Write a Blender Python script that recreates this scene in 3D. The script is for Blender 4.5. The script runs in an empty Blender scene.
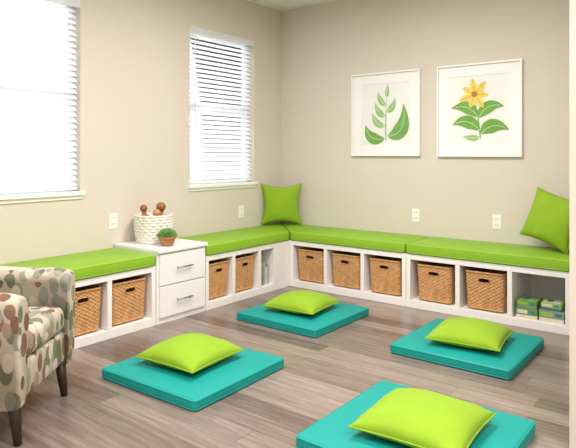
import bpy, bmesh, math, random
from mathutils import Vector, Matrix, noise
random.seed(7)
scene=bpy.context.scene
scene.view_settings.view_transform='Standard'
scene.view_settings.look='None'
def lin(c):
    return tuple(((v/255)/12.92 if v/255<=0.04045 else ((v/255+0.055)/1.055)**2.4) for v in c)+(1.0,)
# ---------------------------------------------------------------- materials
def newmat(name):
    m=bpy.data.materials.new(name); m.use_nodes=True
    return m,m.node_tree.nodes,m.node_tree.links,m.node_tree.nodes['Principled BSDF']
def simple(name,col,rough=0.6,metal=0.0,var=0.05,scale=8,bump=0.0,bscale=200,spec=0.5,sheen=0.0):
    m,N,L,B=newmat(name)
    tc=N.new('ShaderNodeTexCoord'); nz=N.new('ShaderNodeTexNoise'); nz.inputs['Scale'].default_value=scale; nz.inputs['Detail'].default_value=4
    L.new(tc.outputs['Object'],nz.inputs['Vector'])
    cr=N.new('ShaderNodeValToRGB'); c=lin(col)
    cr.color_ramp.elements[0].position=.3; cr.color_ramp.elements[1].position=.7
    cr.color_ramp.elements[0].color=tuple(x*(1-var) for x in c[:3])+(1,)
    cr.color_ramp.elements[1].color=tuple(min(1,x*(1+var)) for x in c[:3])+(1,)
    L.new(nz.outputs['Fac'],cr.inputs['Fac']); L.new(cr.outputs['Color'],B.inputs['Base Color'])
    B.inputs['Roughness'].default_value=rough; B.inputs['Metallic'].default_value=metal
    B.inputs['Specular IOR Level'].default_value=spec
    if sheen: B.inputs['Sheen Weight'].default_value=sheen
    if bump:
        n2=N.new('ShaderNodeTexNoise'); n2.inputs['Scale'].default_value=bscale; n2.inputs['Detail'].default_value=3
        L.new(tc.outputs['Object'],n2.inputs['Vector'])
        bp=N.new('ShaderNodeBump'); bp.inputs['Strength'].default_value=bump; bp.inputs['Distance'].default_value=.01
        L.new(n2.outputs['Fac'],bp.inputs['Height']); L.new(bp.outputs['Normal'],B.inputs['Normal'])
    return m
M_wall=simple('wall_paint',(213,204,193),.85,var=.012,scale=2,bump=.06,bscale=140,spec=.2)
M_ceil=simple('ceiling_paint',(234,232,230),.9,var=.01,bump=.1,bscale=90,spec=.2)
M_white=simple('white_laminate',(238,236,234),.45,var=.012,scale=3)
M_trim=simple('white_trim_paint',(240,239,237),.4,var=.01)
M_lime=simple('lime_vinyl',(134,180,44),.5,var=.04,scale=5,bump=.08,bscale=160,spec=.35)
M_limeP=simple('lime_pillow_fabric',(138,174,38),.75,var=.05,scale=6,bump=.25,bscale=260,spec=.25,sheen=.05)
M_teal=simple('teal_mat_vinyl',(12,148,142),.55,var=.03,scale=5,bump=.06,bscale=150,spec=.35)
M_wood=simple('dark_walnut_leg',(52,32,24),.4,var=.2,scale=20)
M_toy=simple('toy_wood',(146,94,58),.5,var=.2,scale=18)
M_toy2=simple('toy_wood_light',(188,140,92),.5,var=.15,scale=18)
M_wick=simple('wicker',(198,150,100),.65,var=.22,scale=45,bump=.3,bscale=220,spec=.3)
M_cord=simple('white_cotton_rope',(232,228,220),.9,var=.04,scale=30,bump=.4,bscale=300,spec=.1)
M_pot=simple('terracotta',(176,122,82),.8,var=.12,scale=30,bump=.2)
M_soil=simple('soil',(60,42,30),.95,var=.3,scale=60)
M_succ=simple('succulent_green',(96,146,74),.5,var=.25,scale=30)
M_metal=simple('brushed_nickel',(150,150,150),.35,metal=.9,var=.03)
M_frame=simple('white_frame',(240,239,236),.35,var=.02)
M_paper=simple('art_paper',(248,248,246),.9,var=.005,spec=.1)
M_paper2=simple('print_paper',(242,242,237),.9,var=.008,spec=.1)
M_leaf=simple('print_green',(122,174,80),.8,var=.12,scale=14,spec=.1)
M_leaf2=simple('print_green_light',(160,198,124),.8,var=.1,scale=14,spec=.1)
M_petal=simple('print_yellow',(238,216,108),.8,var=.08,scale=16,spec=.1)
M_core=simple('print_ochre',(186,134,66),.8,var=.2,scale=60,spec=.1)
M_slot=simple('dark_slot',(60,58,55),.7,var=.05)
M_vinyl=simple('window_vinyl',(238,240,242),.4,var=.01)
def slatmat():
    m,N,L,B=newmat('blind_slat')
    B.inputs['Base Color'].default_value=lin((246,247,248)); B.inputs['Roughness'].default_value=.5
    tr=N.new('ShaderNodeBsdfTranslucent'); tr.inputs['Color'].default_value=(.94,.96,.98,1)
    mx=N.new('ShaderNodeMixShader'); mx.inputs[0].default_value=.46
    L.new(B.outputs[0],mx.inputs[1]); L.new(tr.outputs[0],mx.inputs[2])
    L.new(mx.outputs[0],N['Material Output'].inputs['Surface'])
    return m
M_slat=slatmat()
def glassmat(name,g):
    m,N,L,B=newmat(name)
    t=N.new('ShaderNodeBsdfTransparent'); t.inputs[0].default_value=(.995,.998,.998,1)
    gl=N.new('ShaderNodeBsdfGlossy'); gl.inputs['Roughness'].default_value=.02
    fr=N.new('ShaderNodeFresnel'); fr.inputs['IOR'].default_value=g
    mx=N.new('ShaderNodeMixShader'); L.new(fr.outputs[0],mx.inputs[0]); L.new(t.outputs[0],mx.inputs[1]); L.new(gl.outputs[0],mx.inputs[2])
    L.new(mx.outputs[0],N['Material Output'].inputs['Surface']); return m
M_glass=glassmat('clear_glass',1.45)
M_pglass=glassmat('picture_glass',1.3)
def mth(N,L,op,a,b=None,c=None):
    n=N.new('ShaderNodeMath'); n.operation=op
    for i,v in enumerate((a,b,c)):
        if v is None: continue
        if isinstance(v,(int,float)): n.inputs[i].default_value=v
        else: L.new(v,n.inputs[i])
    return n.outputs[0]
def floormat():
    m,N,L,B=newmat('plank_floor')
    tc=N.new('ShaderNodeTexCoord'); sp=N.new('ShaderNodeSeparateXYZ'); L.new(tc.outputs['Object'],sp.inputs[0])
    X,Y=sp.outputs[0],sp.outputs[1]
    pw,pl=.125,1.25
    ry=mth(N,L,'DIVIDE',Y,pw); row=mth(N,L,'FLOOR',ry)
    wn=N.new('ShaderNodeTexWhiteNoise'); wn.noise_dimensions='1D'; L.new(row,wn.inputs['W'])
    xs=mth(N,L,'ADD',mth(N,L,'DIVIDE',X,pl),mth(N,L,'MULTIPLY',wn.outputs['Value'],7.3)); col=mth(N,L,'FLOOR',xs)
    cb=N.new('ShaderNodeCombineXYZ'); L.new(row,cb.inputs[0]); L.new(col,cb.inputs[1])
    w2=N.new('ShaderNodeTexWhiteNoise'); w2.noise_dimensions='3D'; L.new(cb.outputs[0],w2.inputs['Vector'])
    gc=N.new('ShaderNodeCombineXYZ')
    L.new(mth(N,L,'MULTIPLY',X,1.8),gc.inputs[0]); L.new(mth(N,L,'MULTIPLY',Y,26),gc.inputs[1]); L.new(mth(N,L,'MULTIPLY',w2.outputs['Value'],40),gc.inputs[2])
    g=N.new('ShaderNodeTexNoise'); g.inputs['Scale'].default_value=1.6; g.inputs['Detail'].default_value=8; g.inputs['Roughness'].default_value=.68; L.new(gc.outputs[0],g.inputs['Vector'])
    t=mth(N,L,'ADD',mth(N,L,'MULTIPLY',w2.outputs['Value'],.28),mth(N,L,'MULTIPLY',g.outputs['Fac'],.74))
    cr=N.new('ShaderNodeValToRGB'); e=cr.color_ramp.elements
    e[0].position=.26; e[0].color=lin((84,72,66)); e[1].position=.80; e[1].color=lin((168,155,146))
    k=e.new(.5); k.color=lin((126,111,103))
    L.new(t,cr.inputs['Fac'])
    fy=mth(N,L,'FRACT',ry); fx=mth(N,L,'FRACT',xs)
    dy=mth(N,L,'MINIMUM',fy,mth(N,L,'SUBTRACT',1.0,fy)); dx=mth(N,L,'MINIMUM',fx,mth(N,L,'SUBTRACT',1.0,fx))
    gy=mth(N,L,'LESS_THAN',dy,.014); gx=mth(N,L,'LESS_THAN',dx,.0014); gap=mth(N,L,'MAXIMUM',gy,gx)
    mx=N.new('ShaderNodeMix'); mx.data_type='RGBA'; L.new(mth(N,L,'MULTIPLY',gap,.6),mx.inputs[0]); L.new(cr.outputs[0],mx.inputs[6]); mx.inputs[7].default_value=lin((60,50,44))
    L.new(mx.outputs[2],B.inputs['Base Color']); B.inputs['Roughness'].default_value=.28; B.inputs['Specular IOR Level'].default_value=.5
    bp=N.new('ShaderNodeBump'); bp.inputs['Strength'].default_value=.1; bp.inputs['Distance'].default_value=.003
    L.new(mth(N,L,'SUBTRACT',g.outputs['Fac'],gap),bp.inputs['Height']); L.new(bp.outputs[0],B.inputs['Normal'])
    return m
M_floor=floormat()
def fabric():
    m,N,L,B=newmat('leaf_pattern_upholstery')
    tc=N.new('ShaderNodeTexCoord')
    def layer(rot,sc,seed,thr,cols,base):
        mp=N.new('ShaderNodeMapping'); mp.inputs['Scale'].default_value=sc; mp.inputs['Rotation'].default_value=rot; mp.inputs['Location'].default_value=(seed,seed*.7,seed*1.3)
        L.new(tc.outputs['Object'],mp.inputs[0])
        v=N.new('ShaderNodeTexVoronoi'); v.distance='EUCLIDEAN'
        v.inputs['Scale'].default_value=1; v.inputs['Randomness'].default_value=.45; L.new(mp.outputs[0],v.inputs['Vector'])
        sp=N.new('ShaderNodeSeparateColor'); L.new(v.outputs['Color'],sp.inputs[0])
        cr=N.new('ShaderNodeValToRGB'); cr.color_ramp.interpolation='CONSTANT'; e=cr.color_ramp.elements
        e[0].position=0; e[0].color=lin(cols[0]); e[1].position=1/len(cols); e[1].color=lin(cols[1])
        for i,c in enumerate(cols[2:]):
            k=e.new((i+2)/len(cols)); k.color=lin(c)
        L.new(sp.outputs[0],cr.inputs['Fac'])
        lt=mth(N,L,'LESS_THAN',v.outputs['Distance'],thr)
        mx=N.new('ShaderNodeMix'); mx.data_type='RGBA'; L.new(lt,mx.inputs[0]); L.new(cr.outputs[0],mx.inputs[7])
        if base is None: mx.inputs[6].default_value=lin((178,168,152))
        else: L.new(base,mx.inputs[6])
        return mx.outputs[2]
    a=layer((.9,.3,.2),(17,17,10),0,.50,[(114,118,94),(192,184,170),(130,102,84),(140,144,132)],None)
    b=layer((-.7,.5,.4),(17,17,10),5.3,.42,[(100,110,84),(196,188,174),(120,90,74),(146,148,136),(152,134,114),(198,190,176)],a)
    L.new(b,B.inputs['Base Color']); B.inputs['Roughness'].default_value=.9; B.inputs['Specular IOR Level'].default_value=.2
    nz=N.new('ShaderNodeTexNoise'); nz.inputs['Scale'].default_value=300; L.new(tc.outputs['Object'],nz.inputs['Vector'])
    bp=N.new('ShaderNodeBump'); bp.inputs['Strength'].default_value=.2; bp.inputs['Distance'].default_value=.004; L.new(nz.outputs[0],bp.inputs['Height']); L.new(bp.outputs[0],B.inputs['Normal'])
    return m
M_fab=fabric()
# ---------------------------------------------------------------- mesh helpers
def mkobj(name,bm,mats,loc=None,smooth=False,parent=None,center=True):
    me=bpy.data.meshes.new(name)
    if center and loc is None and len(bm.verts):
        xs=[v.co.x for v in bm.verts]; ys=[v.co.y for v in bm.verts]; zs=[v.co.z for v in bm.verts]
        c=Vector(((min(xs)+max(xs))/2,(min(ys)+max(ys))/2,min(zs)))
        for v in bm.verts: v.co-=c
        loc=c
    bmesh.ops.recalc_face_normals(bm,faces=bm.faces)
    if smooth:
        for f in bm.faces: f.smooth=True
    bm.to_mesh(me); bm.free()
    for m in (mats if isinstance(mats,(list,tuple)) else [mats]): me.materials.append(m)
    o=bpy.data.objects.new(name,me); scene.collection.objects.link(o)
    if loc is not None: o.location=loc
    if parent: setparent(o,parent)
    return o
def setparent(o,p):
    o.parent=p; o.matrix_parent_inverse=Matrix.Translation(p.location).inverted() if p.type=='EMPTY' and p.rotation_euler.z==0 else Matrix()
def empty(name,loc):
    e=bpy.data.objects.new(name,None); e.empty_display_size=.1; e.location=loc; scene.collection.objects.link(e); return e
def addbox(bm,x0,x1,y0,y1,z0,z1,bev=0,mi=0,seg=2):
    if x0>x1:x0,x1=x1,x0
    if y0>y1:y0,y1=y1,y0
    b=bmesh.new()
    bmesh.ops.create_cube(b,size=1)
    for v in b.verts:
        v.co=Vector(((x0+x1)/2+v.co.x*(x1-x0),(y0+y1)/2+v.co.y*(y1-y0),(z0+z1)/2+v.co.z*(z1-z0)))
    if bev: bmesh.ops.bevel(b,geom=b.edges[:],offset=bev,segments=seg,affect='EDGES',profile=.5)
    for f in b.faces: f.material_index=mi; f.smooth=False
    tmp=bpy.data.meshes.new('t'); b.to_mesh(tmp); b.free(); bm.from_mesh(tmp); bpy.data.meshes.remove(tmp)
def boxes(name,lst,mats,bev=0,parent=None):
    bm=bmesh.new()
    for q in lst:
        addbox(bm,*q[:6],bev=bev,mi=(q[6] if len(q)>6 else 0))
    return mkobj(name,bm,mats,parent=parent)
def tube(bm,pts,r,n=8,closed=False,mi=0,rf=None):
    P=[Vector(p) for p in pts]; K=len(P); rings=[]
    for i in range(K):
        if closed: t=(P[(i+1)%K]-P[i-1]).normalized()
        else: t=(P[min(i+1,K-1)]-P[max(i-1,0)]).normalized()
        up=Vector((0,0,1)) if abs(t.z)<.95 else Vector((1,0,0))
        a=t.cross(up).normalized(); b=a.cross(t).normalized(); rr=r if rf is None else rf[i]
        rings.append([bm.verts.new(P[i]+a*math.cos(2*math.pi*j/n)*rr+b*math.sin(2*math.pi*j/n)*rr) for j in range(n)])
    for i in range(K if closed else K-1):
        A,Bq=rings[i],rings[(i+1)%K]
        for j in range(n):
            f=bm.faces.new((A[j],A[(j+1)%n],Bq[(j+1)%n],Bq[j])); f.smooth=True; f.material_index=mi
    if not closed:
        for q in (rings[0],rings[-1]):
            f=bm.faces.new(q); f.material_index=mi
def revolve(bm,prof,cx,cy,z0,n=40,mi=0,disp=None):
    rings=[]
    for k,(r,z) in enumerate(prof):
        rings.append([bm.verts.new((cx+(r+(disp(k,j) if disp else 0))*math.cos(2*math.pi*j/n),cy+(r+(disp(k,j) if disp else 0))*math.sin(2*math.pi*j/n),z0+z)) for j in range(n)])
    for A,Bq in zip(rings,rings[1:]):
        for j in range(n):
            f=bm.faces.new((A[j],A[(j+1)%n],Bq[(j+1)%n],Bq[j])); f.smooth=True; f.material_index=mi
    f=bm.faces.new(rings[0]); f.material_index=mi
    f=bm.faces.new(rings[-1]); f.material_index=mi
# ---------------------------------------------------------------- room shell
H=2.69; XR=5.3; YB=-6.3
WZ0,WZ1=.92,2.32
wins=[(-3.22,-2.315),(-1.262,-.423)]
T=.14
L=[(-T,0,YB,0.0,-.0,WZ0),(-T,0,YB,0.0,WZ1,H)]
ys=[YB]+[v for w in wins for v in w]+[0.0]
for a,b in ((ys[0],ys[1]),(ys[2],ys[3]),(ys[4],ys[5])): L.append((-T,0,a,b,WZ0,WZ1))
boxes('wall_left',L,M_wall)
boxes('wall_back',[(-T,XR,0,.12,0,H)],M_wall)
boxes('wall_right',[(2.868,XR,-.56,0,0,H),(3.192,XR,-2.14,-.56,0,H)],M_wall)
boxes('wall_side',[(XR,XR+.12,YB,0,0,H)],M_wall)
boxes('wall_rear',[(-T,XR+.12,YB-.12,YB,0,H)],M_wall)
boxes('floor',[(-T,XR+.12,YB-.12,.12,-.1,0)],M_floor)
boxes('ceiling',[(-T,XR+.12,YB-.12,.12,H,H+.1)],M_ceil)
boxes('baseboard_side',[(XR-.015,XR,YB,-2.14,0,.1)],M_trim,bev=.003)
boxes('baseboard_rear',[(0,XR-.016,YB,YB+.015,0,.1)],M_trim,bev=.003)
# ---------------------------------------------------------------- windows + blinds
for wi,(y0,y1) in enumerate(wins):
    e=empty('window_%d'%(wi+1),(-.1,(y0+y1)/2,WZ0))
    f=.045
    fr=[(-.135,-.095,y0,y0+f,WZ0,WZ1),(-.135,-.095,y1-f,y1,WZ0,WZ1),(-.134,-.094,y0+f,y1-f,WZ0,WZ0+f),(-.134,-.094,y0+f,y1-f,WZ1-f,WZ1),
        (-.130,-.09,y0+f,y1-f,1.60,1.65)]
    boxes('frame',fr,M_vinyl,bev=.003,parent=e)
    boxes('glass',[(-.118,-.114,y0+f,y1-f,WZ0+f,WZ1-f)],M_glass,parent=e)
    boxes('sill',[(-.093,.0,y0+.002,y1-.002,WZ0+.001,WZ0+.02),(.001,.03,y0-.025,y1+.025,WZ0-.008,WZ0+.02),(.001,.012,y0-.015,y1+.015,WZ0-.035,WZ0-.008)],M_trim,bev=.003,parent=e)
    # blind
    b=empty('window_blind' if wi==0 else 'window_blind.001',(-.04,(y0+y1)/2,WZ0+.03))
    boxes('valance',[(-.075,-.01,y0+.004,y1-.004,WZ1-.05,WZ1-.003),(-.008,.010,y0+.001,y1-.001,WZ1-.062,WZ1-.001)],M_slat,bev=.004,parent=b)
    bm=bmesh.new(); z=WZ1-.08; tilt=math.radians(43); w=.0248; K=6
    zb=WZ0+.045
    while z>zb+.02:
        loops=[]
        for k in range(K+1):
            s=-1+2*k/K; bow=.003*(1-s*s)
            dx=s*w*math.cos(tilt); dz=-s*w*math.sin(tilt)+bow
            loops.append(((dx),(dz)))
        th=.0026
        top=[(-.042+dx,z+dz+th/2) for dx,dz in loops]; bot=[(-.042+dx,z+dz-th/2) for dx,dz in loops][::-1]
        pr=top+bot
        A=[bm.verts.new((x,y0+.012,zz)) for x,zz in pr]; B2=[bm.verts.new((x,y1-.012,zz)) for x,zz in pr]
        n=len(pr)
        for j in range(n): bm.faces.new((A[j],A[(j+1)%n],B2[(j+1)%n],B2[j]))
        bm.faces.new(A); bm.faces.new(B2)
        z-=.0415
    mkobj('slats',bm,M_slat,parent=b)
    boxes('bottom_rail',[(-.066,-.018,y0+.012,y1-.012,zb-.015,zb+.005)],M_slat,bev=.003,parent=b)
    bm=bmesh.new()
    for yy in (y0+.12,(y0+y1)/2,y1-.12):
        for xx in (-.017,-.067): tube(bm,[(xx,yy,zb),(xx,yy,WZ1-.06)],.0013,5)
    mkobj('ladder_cords',bm,M_cord,parent=b)
    bm=bmesh.new(); tube(bm,[(-.008,y0+.07,1.45),(-.008,y0+.07,WZ1-.06)],.004,8); mkobj('tilt_wand',bm,M_vinyl,parent=b)
# ---------------------------------------------------------------- benches
BD=.5; BZ=.42; XE=2.860
def bench(name,mapf,u0,u1,divs,solid=()):
    e=[]
    def a(*q): e.append(mapf(*q))
    a(u0,u1,.006,.02,.0,BZ)                   # back
    a(u0,u1,.02,BD,BZ-.042,BZ)                # top
    a(u0,u1,.02,BD,0,.058)                    # base
    for d in divs: a(d-.017,d+.017,.02,BD-.001,.058,BZ-.042)
    for s0,s1 in solid: a(s0,s1,.02,BD-.001,.058,BZ-.042)
    return boxes(name,e,M_white,bev=.0018)
mL=lambda u0,u1,v0,v1,z0,z1:(v0,v1,u0,u1,z0,z1)
mB=lambda u0,u1,v0,v1,z0,z1:(u0,u1,-v1,-v0,z0,z1)
bench('storage_bench',mL,-3.5,-2.04,[-3.483,-3.128,-2.773,-2.415,-2.057])
bench('storage_bench',mL,-1.555,-.006,[-1.538,-1.238,-.915],[(-.725,-.02)])
bench('storage_bench',mB,.504,1.662,[.521,.892,1.264,1.644])
bench('storage_bench',mB,1.664,XE,[1.682,2.082,2.462,XE-.019])
def cushion(name,poly,z0=BZ+.002,z1=.502,mat=M_lime):
    bm=bmesh.new()
    vs=[bm.verts.new((x,y,z0)) for x,y in poly]; f=bm.faces.new(vs)
    r=bmesh.ops.extrude_face_region(bm,geom=[f]); 
    for v in r['geom']:
        if isinstance(v,bmesh.types.BMVert): v.co.z=z1
    bmesh.ops.recalc_face_normals(bm,faces=bm.faces)
    bmesh.ops.bevel(bm,geom=bm.edges[:],offset=.02,segments=5,affect='EDGES',profile=.5)
    for f in bm.faces: f.smooth=True
    for zz in (z1-.010,z0+.009):
        pts=[]
        n=len(poly)
        for i in range(n):
            p0,p1,p2=Vector(poly[i-1]),Vector(poly[i]),Vector(poly[(i+1)%n])
            d0=(p0-p1).normalized(); d2=(p2-p1).normalized()
            inn=(d0+d2).normalized()*.008
            for k in range(5):
                t=k/4; q=p1+d0*.03*(1-t)**2+d2*.03*t**2
                pts.append((q.x+inn.x*.6,q.y+inn.y*.6,zz))
        tube(bm,pts,.0045,6,closed=True)
    return mkobj(name,bm,mat)
F=.512; g=.003
cushion('bench_cushion',[(.004,-3.5),(F,-3.5),(F,-2.045),(.004,-2.045)])
cushion('bench_cushion',[(.004,-1.552),(F,-1.552),(F,-F-g),(.004,-.010)])
cushion('bench_cushion',[(.010,-.004),(F+g,-F),(1.655,-F),(1.655,-.004)])
cushion('bench_cushion',[(1.663,-.004),(1.663,-F),(XE,-F),(XE,-.004)])
# ---------------------------------------------------------------- wicker baskets
def basketmesh():
    bm=bmesh.new(); W,D,Hh=.285,.40,.272
    rc=.03
    def rr(W,D,n):
        def arc(cx,cy,a0): return [(cx+rc*math.cos(a0+math.pi/2*k/8),cy+rc*math.sin(a0+math.pi/2*k/8)) for k in range(9)]
        pts=[]
        raw=[(0,-D/2)]+arc(W/2-rc,-D/2+rc,-math.pi/2)+arc(W/2-rc,D/2-rc,0)+arc(-W/2+rc,D/2-rc,math.pi/2)+arc(-W/2+rc,-D/2+rc,math.pi)+[(0,-D/2)]
        Ls=[0]
        for a,b in zip(raw,raw[1:]): Ls.append(Ls[-1]+math.dist(a,b))
        tot=Ls[-1]; j=0
        for i in range(n):
            s=tot*i/n
            while Ls[j+1]<s: j+=1
            t=(s-Ls[j])/(Ls[j+1]-Ls[j]+1e-9); a,b=raw[j],raw[j+1]
            p=(a[0]+(b[0]-a[0])*t,a[1]+(b[1]-a[1])*t)
            d=Vector((b[0]-a[0],b[1]-a[1])).normalized(); pts.append((p,(d.y,-d.x)))
        return pts
    cells=64; n=cells*4; rows=22; m=rows*4
    base=rr(W,D,n); rings=[]
    for r in range(m+1):
        z=Hh*r/m; tp=.93+.07*r/m; row=int(min(r/4,rows-1)+1e-6); ring=[]
        for i,(p,nn) in enumerate(base):
            o=.0034*math.sin(math.pi*i/4+math.pi*row)*abs(math.sin(math.pi*r/4))
            o+= .0012*abs(math.sin(math.pi*r/4))
            ring.append(bm.verts.new((p[0]*tp+nn[0]*o,p[1]*tp+nn[1]*o,z)))
        rings.append(ring)
    for r in range(m):
        z=Hh*(r+.5)/m
        for i in range(n):
            x=base[i][0][0]; y=base[i][0][1]
            if y<-D/2+.002 and abs(x)<.042 and .200<z<.232: continue
            f=bm.faces.new((rings[r][i],rings[r][(i+1)%n],rings[r+1][(i+1)%n],rings[r+1][i])); f.smooth=True
    bm.faces.new(rings[0])
    for zz,rad,tp in ((Hh,.008,1.0),(.006,.006,.93)):
        pts=[(p[0]*tp,p[1]*tp,zz) for p,_ in base[::4]]
        tube(bm,pts,rad,8,closed=True)
    hp=[]
    for k in range(24):
        a=2*math.pi*k/24; hp.append((.041*max(-1,min(1,1.25*math.cos(a))),-D/2*.985-.002,.216+.016*max(-1,min(1,1.25*math.sin(a)))))
    tube(bm,hp,.0035,6,closed=True)
    me=bpy.data.meshes.new('wicker_basket'); bmesh.ops.recalc_face_normals(bm,faces=bm.faces); bm.to_mesh(me); bm.free(); me.materials.append(M_wick); return me
BM=basketmesh()
def basket(x,y,rot):
    o=bpy.data.objects.new('wicker_basket',BM); scene.collection.objects.link(o); o.location=(x,y,.0665); o.rotation_euler=(0,0,rot)
    s=o.modifiers.new('sol','SOLIDIFY'); s.thickness=.004; s.offset=-1
    return o
for y in (-3.305,-2.95,-2.594,-2.236): basket(.275,y,math.pi/2)
o=basket(.275,-1.388,math.pi/2); o.scale=(.88,1,1)
o=basket(.275,-1.077,math.pi/2); o.scale=(.94,1,1)
for x in (.707,1.078,1.454,1.882,2.272): basket(x,-.275,0)
# ---------------------------------------------------------------- books
def books(name,items):
    bm=bmesh.new(); mats=[M_paper]
    for it in items:
        x0,x1,y0,y1,z0,z1,ax,spine,m=it
        if m not in mats: mats.append(m)
        mi=mats.index(m); c=.0025
        addbox(bm,x0,x1,y0,y0+c,z0,z1,mi=mi); addbox(bm,x0,x1,y1-c,y1,z0,z1,mi=mi)
        addbox(bm,x1-c,x1,y0+c,y1-c,z0,z1,mi=mi); addbox(bm,x0+.004,x1-c,y0+c,y1-c,z0+.004,z1-.004,mi=0)
    return mkobj(name,bm,mats)
C=lambda n,c:simple(n,c,.5,var=.08,scale=25)
cb=[C('book_green',(96,150,72)),C('book_blue',(70,120,140)),C('book_cream',(214,208,190)),C('book_lime',(150,180,80)),C('book_grey',(170,176,172)),C('book_sage',(130,150,120))]
it=[]; y=-.893
for k,(w,h,m) in enumerate([(.02,.19,2),(.024,.17,4),(.015,.2,2),(.02,.16,5),(.026,.19,4),(.016,.15,2),(.018,.18,4)]):
    it.append((.27,.46-random.uniform(0,.02),y,y+w,.059,.059+h,'y','f',cb[m])); y+=w+.0006
books('row_of_books',it)
def gamebox(name,x0,x1,y0,y1,z0,z1,body,lid,lab):
    bm=bmesh.new(); s=.0015; zs=z0+(z1-z0)*.35
    addbox(bm,x0+s,x1-s,y0+s,y1-s,z0,zs+.002,bev=.001,mi=0)
    addbox(bm,x0,x1,y0,y1,zs,z1,bev=.0015,mi=1)
    w=x1-x0; h=z1-zs
    addbox(bm,x0+w*.08,x0+w*.55,y0-.0006,y0,zs+h*.2,z1-h*.2,mi=2)
    addbox(bm,x0+w*.65,x0+w*.9,y0-.0006,y0,zs+h*.25,z1-h*.25,mi=3)
    addbox(bm,x0+w*.1,x1-w*.1,y0+.02,y1-.02,z1,z1+.0006,mi=2)
    addbox(bm,x0+w*.2,x0+w*.5,y0+.04,y1-.04,z1+.0006,z1+.001,mi=3)
    return mkobj(name,bm,[body,lid,lab,cb[1]])
gamebox('game_box',2.495,2.64,-.47,-.28,.059,.125,cb[2],cb[0],cb[2])
gamebox('game_box',2.50,2.635,-.465,-.30,.1275,.178,cb[5],cb[0],cb[3])
gamebox('game_box',2.65,2.81,-.47,-.29,.059,.135,cb[2],cb[5],cb[3])
gamebox('game_box',2.66,2.79,-.46,-.30,.1375,.185,cb[1],cb[3],cb[2])
# ---------------------------------------------------------------- drawer cabinet
cab=empty('drawer_cabinet',(.26,-1.8,0))
c0,c1=-2.035,-1.562
boxes('carcass',[(.006,.502,c0,c1,.0,.505)],M_white,bev=.002,parent=cab)
boxes('top',[(.004,.53,c0-.003,c1+.003,.505,.53)],M_white,bev=.004,parent=cab)
boxes('drawer_upper',[(.503,.518,c0+.02,c1-.02,.272,.492)],M_white,bev=.003,parent=cab)
boxes('drawer_lower',[(.503,.518,c0+.02,c1-.02,.045,.262)],M_white,bev=.003,parent=cab)
for nm,zz in (('handle_upper',.385),('handle_lower',.155)):
    bm=bmesh.new(); yc=(c0+c1)/2
    tube(bm,[(.54,yc-.075,zz),(.54,yc+.075,zz)],.005,10)
    for s in (-.06,.06): tube(bm,[(.5185,yc+s,zz),(.54,yc+s,zz)],.004,8)
    mkobj(nm,bm,M_metal,parent=cab)
# ---------------------------------------------------------------- white woven basket with wooden toys
bx,by=.18,-1.80
bask=empty('white_woven_basket',(bx,by,.531))
bm=bmesh.new()
R=.142; prof=[]; nrow=9; per=6; hh=.195
for k in range(nrow*per+1):
    t=k/(nrow*per); r=R*(.86+.14*math.sin(min(1,t*1.3)*math.pi/2)); ph=(k%per)/per
    prof.append((r+.006*math.sin(math.pi*ph),t*hh))
rt=prof[-1][0]
prof+= [(rt+.007,hh+.004),(rt+.006,hh+.016),(rt-.005,hh+.019),(rt-.014,hh+.006)]+[(rt-.016,hh*.9),(rt-.02,hh*.5),(R*.8,.02)]
revolve(bm,prof,bx,by,.531,n=128,disp=lambda k,j:(.0042*math.sin(j*math.pi/4.0+(k//per)*math.pi)*math.sin(math.pi*(k%per)/per) if k<nrow*per else .002*math.sin(j*math.pi/4+k*.8) if k<nrow*per+4 else 0))
mkobj('woven_body',bm,M_cord,parent=bask)
def rattle(nm,dx,dy,top,r,mat,lean,n2=0):
    bm=bmesh.new(); x,y=bx+dx,by+dy
    base=Vector((x-lean[0]*.2,y-lean[1]*.2,.562)); tp=Vector((x+lean[0]*.1,y+lean[1]*.1,top-r))
    tube(bm,[base,base.lerp(tp,.5),tp],.017,12)
    if n2:
        c=base.lerp(tp,.74); revolve(bm,[(.012,-.014),(.027,-.01),(.03,0),(.027,.01),(.012,.014)],c.x,c.y,c.z,n=20)
    prof=[(r*math.sin(math.pi*k/12),-r*math.cos(math.pi*k/12)) for k in range(1,12)]
    revolve(bm,prof,tp.x,tp.y,tp.z,n=20)
    return mkobj(nm,bm,mat,smooth=True,parent=bask)
rattle('wooden_rattle_1',-.03,-.06,.822,.028,M_toy,(.1,-.2),1)
rattle('wooden_rattle_2',.02,.04,.835,.037,M_toy,(.05,.1))
rattle('wooden_rattle_3',.06,-.03,.79,.030,M_toy2,(.12,0),1)
rattle('wooden_rattle_4',-.04,.085,.785,.028,M_toy2,(0,.1),1)
# ---------------------------------------------------------------- potted succulent
px_,py_=.41,-1.86; zt=.531
bm=bmesh.new()
revolve(bm,[(.042,0),(.058,.05),(.058,.051),(.065,.052),(.066,.068),(.057,.069),(.055,.055)],px_,py_,zt,n=32,mi=0)
revolve(bm,[(.052,.052),(.052,.058),(.001,.062)],px_,py_,zt,n=24,mi=1)
for k in range(170):
    a=k*2.399963; q=k/170; el=math.acos(1-q*.95); 
    d=Vector((math.cos(a)*math.sin(el),math.sin(a)*math.sin(el),math.cos(el)))
    s=Vector((px_,py_,zt+.066))+Vector((d.x*.03,d.y*.03,d.z*.02)); Ln=.040+.012*random.random()
    tube(bm,[s,s+d*Ln*.4,s+d*Ln*.75,s+d*Ln],.006,5,mi=2,rf=[.004,.0075,.006,.001])
mkobj('potted_succulent',bm,[M_pot,M_soil,M_succ])
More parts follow.
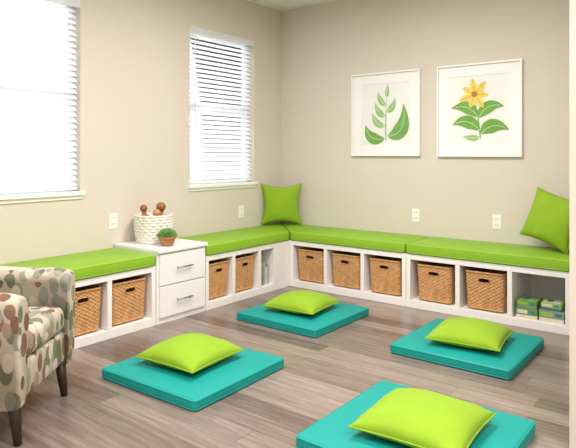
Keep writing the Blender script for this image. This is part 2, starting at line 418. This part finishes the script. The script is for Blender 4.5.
# ---------------------------------------------------------------- pillows
def pillowmesh(name,size,T,pinch,bottom=1.0,seed=0,mat=M_limeP,xf=None,loc=(0,0,0),pw=.42):
    bm=bmesh.new(); N=30; s=size/2; g={}
    for side in (1,-1):
        for i in range(N+1):
            for j in range(N+1):
                u=-1+2*i/N; v=-1+2*j/N
                u=math.sin(u*math.pi/2)*.35+u*.65; v=math.sin(v*math.pi/2)*.35+v*.65
                edge=i in(0,N) or j in(0,N)
                if side==-1 and edge: g[(side,i,j)]=g[(1,i,j)]; continue
                x=s*u*(1-pinch*(1-v*v)*u*u); y=s*v*(1-pinch*(1-u*u)*v*v)
                h=((1-u*u)*(1-v*v))**pw
                n=noise.noise(Vector((u*2.2+seed,v*2.2,side*3)))*.15+noise.noise(Vector((u*5+seed,v*5,side*7)))*.09
                z=side*T*h*(1+n*(1.2-h))
                if side<0: z*=bottom
                g[(side,i,j)]=bm.verts.new((x,y,z))
    for side in (1,-1):
        for i in range(N):
            for j in range(N):
                q=[g[(side,i,j)],g[(side,i+1,j)],g[(side,i+1,j+1)],g[(side,i,j+1)]]
                bm.faces.new(q)
    pts=[g[(1,i,0)].co for i in range(N)]+[g[(1,N,j)].co for j in range(N)]+[g[(1,N-i,N)].co for i in range(N)]+[g[(1,0,N-j)].co for j in range(N)]
    tube(bm,[tuple(p) for p in pts],.004,6,closed=True)
    if xf is not None: bmesh.ops.transform(bm,matrix=xf,verts=bm.verts)
    zmin=min(v.co.z for v in bm.verts)
    if len(loc)==2: loc=(loc[0],loc[1],.5035-zmin)
    elif loc[2]<0: loc=(loc[0],loc[1],-loc[2]-zmin)
    o=mkobj(name,bm,mat,smooth=True,loc=loc)
    return o
MH=.056
def mat_(cx,cy,s=.74,rot=0):
    bm=bmesh.new(); addbox(bm,-s/2,s/2,-s/2,s/2,0,MH,bev=.018,seg=5)
    for f in bm.faces: f.smooth=True
    for zz in (MH-.008,.008):
        pts=[]; h=s/2-.002
        for sx,sy,a0 in ((1,1,0),(-1,1,90),(-1,-1,180),(1,-1,270)):
            for k in range(5):
                a=math.radians(a0+k*22.5); pts.append((sx*(h-.02)+.02*math.cos(a),sy*(h-.02)+.02*math.sin(a),zz))
        tube(bm,pts,.004,6,closed=True)
    o=mkobj('floor_mat',bm,M_teal,loc=(cx,cy,.0008)); o.rotation_euler[2]=rot; return o
def fpillow(cx,cy,s,rot,seed,T=.085):
    return pillowmesh('floor_pillow',s,T,.06,bottom=.5,seed=seed,xf=Matrix.Rotation(rot,4,'Z'),loc=(cx,cy,-(MH+.0018)),pw=.45)
mat_(1.37,-2.475,.71,math.radians(2)); fpillow(1.335,-2.475,.42,math.radians(4),1)
mat_(1.20,-1.235,.71); fpillow(1.19,-1.24,.42,math.radians(5),5)
mat_(2.42,-1.18,.71); fpillow(2.44,-1.20,.43,math.radians(6),9)
mat_(2.67,-2.42,.745); fpillow(2.70,-2.435,.455,math.radians(3),14)
def lean(cx,cy,s,yaw,tilt,seed,T=.075,roll=0,pinch=.13):
    Mx=Matrix.Rotation(yaw,4,'Z')@Matrix.Rotation(math.radians(90)-tilt,4,'X')@Matrix.Rotation(roll,4,'Z')
    return pillowmesh('throw_pillow',s,T,pinch,seed=seed,xf=Mx,loc=(cx,cy))
lean(.160,-.195,.41,math.radians(42),math.radians(2),3,T=.07,pinch=.2)
lean(2.672,-.20,.375,math.radians(-12),math.radians(12),8,T=.08,roll=math.radians(-16),pinch=.10)
# ---------------------------------------------------------------- framed prints
def leaf(bm,p0,p1,p2,w,y,mi,n=16,pw=.8,vein=None):
    P0,P1,P2=[Vector((p[0],p[1])) for p in (p0,p1,p2)]
    Ls=[];Rs=[];Cs=[]
    for k in range(n+1):
        t=k/n; c=P0*(1-t)**2+P1*2*t*(1-t)+P2*t*t; d=(P1-P0)*2*(1-t)+(P2-P1)*2*t; d.normalize(); nn=Vector((-d.y,d.x))
        ww=w*math.sin(math.pi*t**pw)
        Ls.append(bm.verts.new((c.x+nn.x*ww,y,c.y+nn.y*ww))); Rs.append(bm.verts.new((c.x-nn.x*ww,y,c.y-nn.y*ww))); Cs.append((c,nn))
    for k in range(n):
        f=bm.faces.new([Ls[k],Ls[k+1],Rs[k+1],Rs[k]]); f.material_index=mi
    if vein is not None:
        A=[bm.verts.new((c.x+nn.x*.0016,y-.0003,c.y+nn.y*.0016)) for c,nn in Cs[:-2]]; B2=[bm.verts.new((c.x-nn.x*.0016,y-.0003,c.y-nn.y*.0016)) for c,nn in Cs[:-2]]
        for k in range(len(A)-1):
            f=bm.faces.new((A[k],A[k+1],B2[k+1],B2[k])); f.material_index=vein
def disc(bm,cx,cz,r,y,mi,n=20):
    f=bm.faces.new([bm.verts.new((cx+r*math.cos(2*math.pi*k/n),y,cz+r*math.sin(2*math.pi*k/n))) for k in range(n)]); f.material_index=mi
def picture(name,x0,x1,z0,z1,draw):
    e=empty(name,((x0+x1)/2,-.02,z0))
    fw=.015
    boxes('frame',[(x0,x1,-.032,-.002,z0,z0+fw),(x0,x1,-.032,-.002,z1-fw,z1),(x0,x0+fw,-.032,-.002,z0+fw,z1-fw),(x1-fw,x1,-.032,-.002,z0+fw,z1-fw)],M_frame,bev=.002,parent=e)
    cx,cz=(x0+x1)/2,(z0+z1)/2; mw=.085
    boxes('backing',[(x0+fw,x1-fw,-.010,-.003,z0+fw,z1-fw)],M_paper2,parent=e)
    a=x0+fw; b=x1-fw; c=z0+fw; d=z1-fw
    boxes('mat_board',[(a,b,-.015,-.0105,c,c+mw),(a,b,-.015,-.0105,d-mw,d),(a,a+mw,-.015,-.0105,c+mw,d-mw),(b-mw,b,-.015,-.0105,c+mw,d-mw)],M_paper,bev=.0015,parent=e)
    bm=bmesh.new(); draw(bm,cx,cz); mkobj('botanical_print',bm,[M_leaf,M_leaf2,M_petal,M_core,M_paper],parent=e)
    boxes('glass',[(a,b,-.026,-.024,c,d)],M_pglass,parent=e)
Y=-.0112
def art1(bm,cx,cz):
    q=lambda x,z:(cx+x,cz+z)
    leaf(bm,q(.01,-.25),q(.0,-.05),q(.02,.2),.005,Y,0,pw=.5)
    leaf(bm,q(.0,-.22),q(-.18,-.26),q(-.20,-.09),.054,Y-.0004,0,vein=4)
    leaf(bm,q(.02,-.2),q(.23,-.20),q(.18,.09),.070,Y-.0008,0,vein=4)
    leaf(bm,q(.004,-.11),q(-.11,-.10),q(-.13,.02),.032,Y-.0012,1,vein=4)
    leaf(bm,q(.006,-.02),q(-.08,.0),q(-.10,.11),.030,Y-.0018,1,vein=4)
    leaf(bm,q(.012,.02),q(.09,.04),q(.10,.15),.030,Y-.0022,1,vein=4)
    leaf(bm,q(.012,.08),q(-.06,.11),q(-.07,.21),.026,Y-.0026,1,vein=4)
    leaf(bm,q(.018,.15),q(.02,.2),q(.03,.27),.020,Y-.0030,1,vein=4)
def art2(bm,cx,cz):
    q=lambda x,z:(cx+x,cz+z)
    leaf(bm,q(.02,-.25),q(-.0,-.05),q(-.03,.11),.005,Y,0,pw=.5)
    leaf(bm,q(.015,-.17),q(-.09,-.04),q(-.22,-.12),.054,Y-.0004,0,vein=4)
    leaf(bm,q(.02,-.2),q(.11,-.08),q(.25,-.17),.058,Y-.0008,0,vein=4)
    leaf(bm,q(.0,-.06),q(-.08,.07),q(-.23,.02),.050,Y-.0012,0,vein=4)
    leaf(bm,q(.0,-.07),q(.07,.07),q(.21,.02),.050,Y-.0016,0,vein=4)
    leaf(bm,q(.015,-.22),q(-.05,-.24),q(-.13,-.21),.025,Y-.002,1,vein=4)
    fx,fz=-.03,.13
    for k in range(7):
        a=math.radians(90+k*360/7+8); r=.138 if k%2==0 else .118
        leaf(bm,q(fx,fz),q(fx+r*.5*math.cos(a),fz+r*.5*math.sin(a)),q(fx+r*math.cos(a),fz+r*math.sin(a)),.027,Y-.0024-.0002*k,2,pw=1.15,vein=3)
    disc(bm,cx+fx,cz+fz,.024,Y-.0048,3)
picture('framed_leaf_print',.870,1.561,1.19,1.95,art1)
picture('framed_flower_print',1.717,2.414,1.185,1.95,art2)
# ---------------------------------------------------------------- outlets
def outlet(x,y,z,wall):
    bm=bmesh.new(); L_=[(-.036,.036,.0005,.006,-.058,.058,0),(-.017,.017,.006,.0085,.008,.04,0),(-.017,.017,.006,.0085,-.04,-.008,0)]
    for zz in (.026,-.022):
        L_+=[(-.009,-.006,.0085,.009,zz-.006,zz+.006,1),(.006,.009,.0085,.009,zz-.006,zz+.006,1)]
    for a,b,c,d,e,f,m in L_:
        if wall=='B': addbox(bm,x+a,x+b,-d,-c,z+e,z+f,bev=.0012 if m==0 else 0,mi=m)
        else: addbox(bm,c,d,y+a,y+b,z+e,z+f,bev=.0012 if m==0 else 0,mi=m)
    mkobj('wall_outlet',bm,[M_trim,M_slot])
outlet(0,-2.04,.70,'L'); outlet(0,-.611,.66,'L'); outlet(1.514,0,.672,'B'); outlet(2.214,0,.665,'B')
# ---------------------------------------------------------------- armchair
Fd=Vector((.79,.61)); ang=math.atan2(Fd.y,Fd.x)
ch=empty('armchair',(1.235,-3.27,0)); ch.rotation_euler[2]=ang
def cp(name,bm,mat,smooth=True):
    o=mkobj(name,bm,mat,smooth=smooth,loc=(0,0,0)); o.parent=ch; return o
bm=bmesh.new(); addbox(bm,-.56,-.0,-.255,.255,.17,.33,bev=.02,seg=3); cp('seat_base',bm,M_fab)
bm=bmesh.new(); addbox(bm,-.52,.012,-.222,.222,.332,.46,bev=.045,seg=5); cp('seat_cushion',bm,M_fab)
bm=bmesh.new(); path=[]; hw=.265
for k in range(9): path.append((.02-.30*k/8,hw))
for k in range(1,24): a=math.pi*k/24; path.append((-.28-.31*math.sin(a),hw*math.cos(a)))
for k in range(9): path.append((-.28+.30*k/8,-hw))
K=len(path); rings=[]
for i in range(K):
    p=Vector(path[i]); t=(Vector(path[min(i+1,K-1)])-Vector(path[max(i-1,0)])).normalized(); n=Vector((-t.y,t.x))
    out=-n if n.dot(Vector((-.25,0))-p)>0 else n
    bk=max(0,min(1,(-p.x-.2)/.39)); bk=bk*bk*(3-2*bk); top=.635+.03*bk-.016*max(0,(p.x+.06)/.08); th=.055
    ring=[]
    prof=[(-th*.8,.165),(-th*.8,top-.07)]
    for q in range(9):
        a=math.pi-math.pi*q/8; prof.append((math.cos(a)*th*1.05,top-.055+math.sin(a)*.055))
    prof+=[(th*.85,top-.12),(th*.7,.165)]
    for o_,z in prof:
        o2=o_+ .03*bk*(z-.4)
        ring.append(bm.verts.new((p.x+out.x*o2,p.y+out.y*o2,z)))
    rings.append(ring)
for A,B2 in zip(rings,rings[1:]):
    for j in range(len(A)): bm.faces.new((A[j],A[(j+1)%len(A)],B2[(j+1)%len(A)],B2[j]))
capE=[]
for r in (rings[0],rings[-1]): capE.append(bm.faces.new(r))
ed=[e for f in capE for e in f.edges]
bmesh.ops.bevel(bm,geom=list(set(ed)),offset=.014,segments=3,affect='EDGES',profile=.5)
cp('wraparound_back_and_arms',bm,M_fab)
for nm,x,y in (('leg_1',-.03,.24),('leg_2',-.03,-.24),('leg_3',-.5,.17),('leg_4',-.5,-.17)):
    bm=bmesh.new(); sx=.02 if x>-.1 else -.05
    tube(bm,[(x,y,.18),(x+sx*.5,y*1.0,.09),(x+sx,y*1.02,.0)],.02,12,rf=[.027,.023,.016]); cp(nm,bm,M_wood)
# ---------------------------------------------------------------- ceiling lights
for (x,y,w) in ((1.9,-1.9,64),(1.9,-4.3,60),(4.1,-3.4,64),(4.1,-5.2,44)):
    nm='ceiling_light'
    e=empty(nm,(x,y,H-.04))
    boxes('housing',[(x-.62,x+.62,y-.32,y-.30,H-.04,H-.002),(x-.62,x+.62,y+.30,y+.32,H-.04,H-.002),(x-.62,x-.60,y-.3,y+.3,H-.04,H-.002),(x+.60,x+.62,y-.3,y+.3,H-.04,H-.002)],M_trim,parent=e)
    boxes('diffuser',[(x-.6,x+.6,y-.3,y+.3,H-.02,H-.003)],M_trim,parent=e)
    ld=bpy.data.lights.new('lamp','AREA'); ld.shape='RECTANGLE'; ld.size=1.15; ld.size_y=.56; ld.energy=w; ld.color=(1,.952,.918)
    lo=bpy.data.objects.new('lamp',ld); scene.collection.objects.link(lo); lo.location=(x,y,H-.03); setparent(lo,e)
# ---------------------------------------------------------------- world
W=bpy.data.worlds.new('World'); scene.world=W; W.use_nodes=True
bg=W.node_tree.nodes['Background']; bg.inputs[0].default_value=(.96,.98,1,1); bg.inputs[1].default_value=5.5
# ---------------------------------------------------------------- camera
cd=bpy.data.cameras.new('camera'); cam=bpy.data.objects.new('camera',cd); scene.collection.objects.link(cam)
cam.location=(3.717,-4.657,1.2); cam.rotation_euler=(math.radians(90),0,math.radians(37.9))
cd.sensor_width=36; cd.lens=574/576*36; cd.shift_y=-69/576; cd.clip_start=.05
scene.camera=cam
